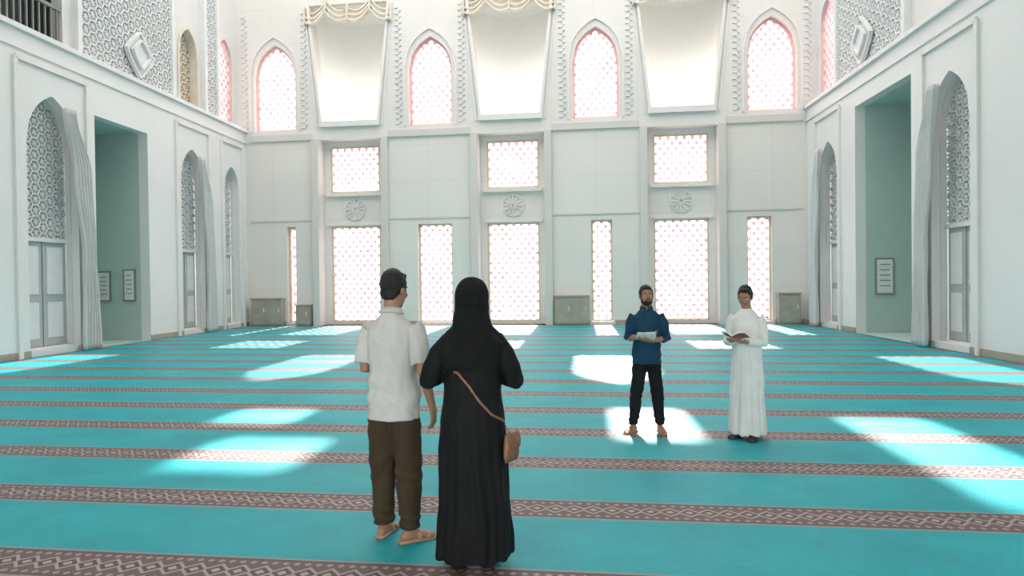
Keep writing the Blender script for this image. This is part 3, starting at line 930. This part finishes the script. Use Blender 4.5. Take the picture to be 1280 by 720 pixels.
# handbag with shoulder strap draped over the abaya
robe = [c for c in woman.children if c.name.startswith('robe')][0]
def bvh(o):
    return BVHTree.FromPolygons([v.co.copy() for v in o.data.vertices], [tuple(p.vertices) for p in o.data.polygons])
T = bvh(robe)
ctrl = [(205, 1.22), (235, 1.20), (262, 1.12), (285, 1.03), (310, .95), (338, .90), (350, .86)]
path = []
for (a0, z0), (a1, z1) in zip(ctrl[:-1], ctrl[1:]):
    for k in range(6):
        t = k / 6; a = math.radians(a0 + (a1 - a0) * t); z = z0 + (z1 - z0) * t
        o_ = V((math.cos(a) * .7, math.sin(a) * .7, z)); d_ = V((-math.cos(a), -math.sin(a), 0))
        h = T.ray_cast(o_, d_)
        path.append((a, V((h[0].x, h[0].y)).length if h[0] is not None else .2, z))
rs = [p[1] for p in path]
rs = [sum(rs[max(0, i-2):i+3]) / len(rs[max(0, i-2):i+3]) + .004 for i in range(len(rs))]
pts = [V((math.cos(p[0]) * (r_ + .006), math.sin(p[0]) * (r_ + .006), p[2])) for p, r_ in zip(path, rs)]
pts = pts[4:]
bm = bmesh.new()
ring_tube(bm, [(p, .008, .003) for p in pts], ref=V((0, 0, 1)), n=8)
end = pts[-1]
bc = end + V((.035, -.01, -.13))
b2 = bmesh.new()
rings = []
for i in range(13):
    t = i / 12; z = -.085 + .17 * t
    w = .030 * (math.sin(math.pi * min(.98, .08 + .9 * (1 - t) ** .8)) ** .5) + .004
    l = .085 * (1 - .25 * t) * (1 if t > .12 else .86)
    rings.append((V((0, 0, z)), l, w))
ring_tube(b2, rings, ref=V((0, 1, 0)), n=24)
fl = []
for i in range(8):
    t = i / 7
    fl.append((V((.012 + .022 * math.sin(t * math.pi * .6), 0, .088 - .09 * t)), .070 - .02 * t * t, .004))
ring_tube(b2, fl, ref=V((0, 1, 0)), n=12)
ell(b2, (.041, 0, .0), (.006, .010, .010), None, 10)
b2.transform(Matrix.Translation(bc) @ Matrix.Rotation(math.radians(-35), 4, 'Z'))
tmp = bpy.data.meshes.new('t'); b2.to_mesh(tmp); b2.free(); bm.from_mesh(tmp); bpy.data.meshes.remove(tmp)
ring_tube(bm, [(end, .008, .003), (lerp(end, bc, .4) + V((.005, 0, .02)), .008, .003), (bc + V((0, 0, .075)), .008, .004)], ref=V((0, 1, 0)), n=8)
bmesh.ops.recalc_face_normals(bm, faces=bm.faces)
place(bm, woman, Matrix(), 'shoulder_handbag', mat('brown_leather', (.22, .10, .055), rough=.45, var=.2, scale=25), True)

# ------------------------------------------------------------------ light
w = bpy.data.worlds.new('sky'); scene.world = w; w.use_nodes = True
bg = w.node_tree.nodes['Background']; bg.inputs[0].default_value = (1.0, .985, .97, 1); bg.inputs[1].default_value = 3.1
sd = bpy.data.lights.new('sun', 'SUN'); sd.energy = 18; sd.angle = math.radians(.9); sd.color = (1, .97, .93)
so = bpy.data.objects.new('sun', sd); col.objects.link(so)
so.rotation_euler = V((-.10, -1, -.75)).to_track_quat('-Z', 'Y').to_euler(); so.location = (3, 40, 30)

scene.view_settings.view_transform = 'Standard'

# ------------------------------------------------------------------ camera
cd = bpy.data.cameras.new('camera'); cd.lens = 36 * 850 / 1280; cd.sensor_width = 36
co = bpy.data.objects.new('camera', cd); col.objects.link(co)
co.matrix_world = Matrix.Translation((0, 0, 1.72)) @ Matrix.Rotation(math.radians(90 - .67), 4, 'X') @ Matrix.Rotation(-.012, 4, 'Z')
scene.camera = co
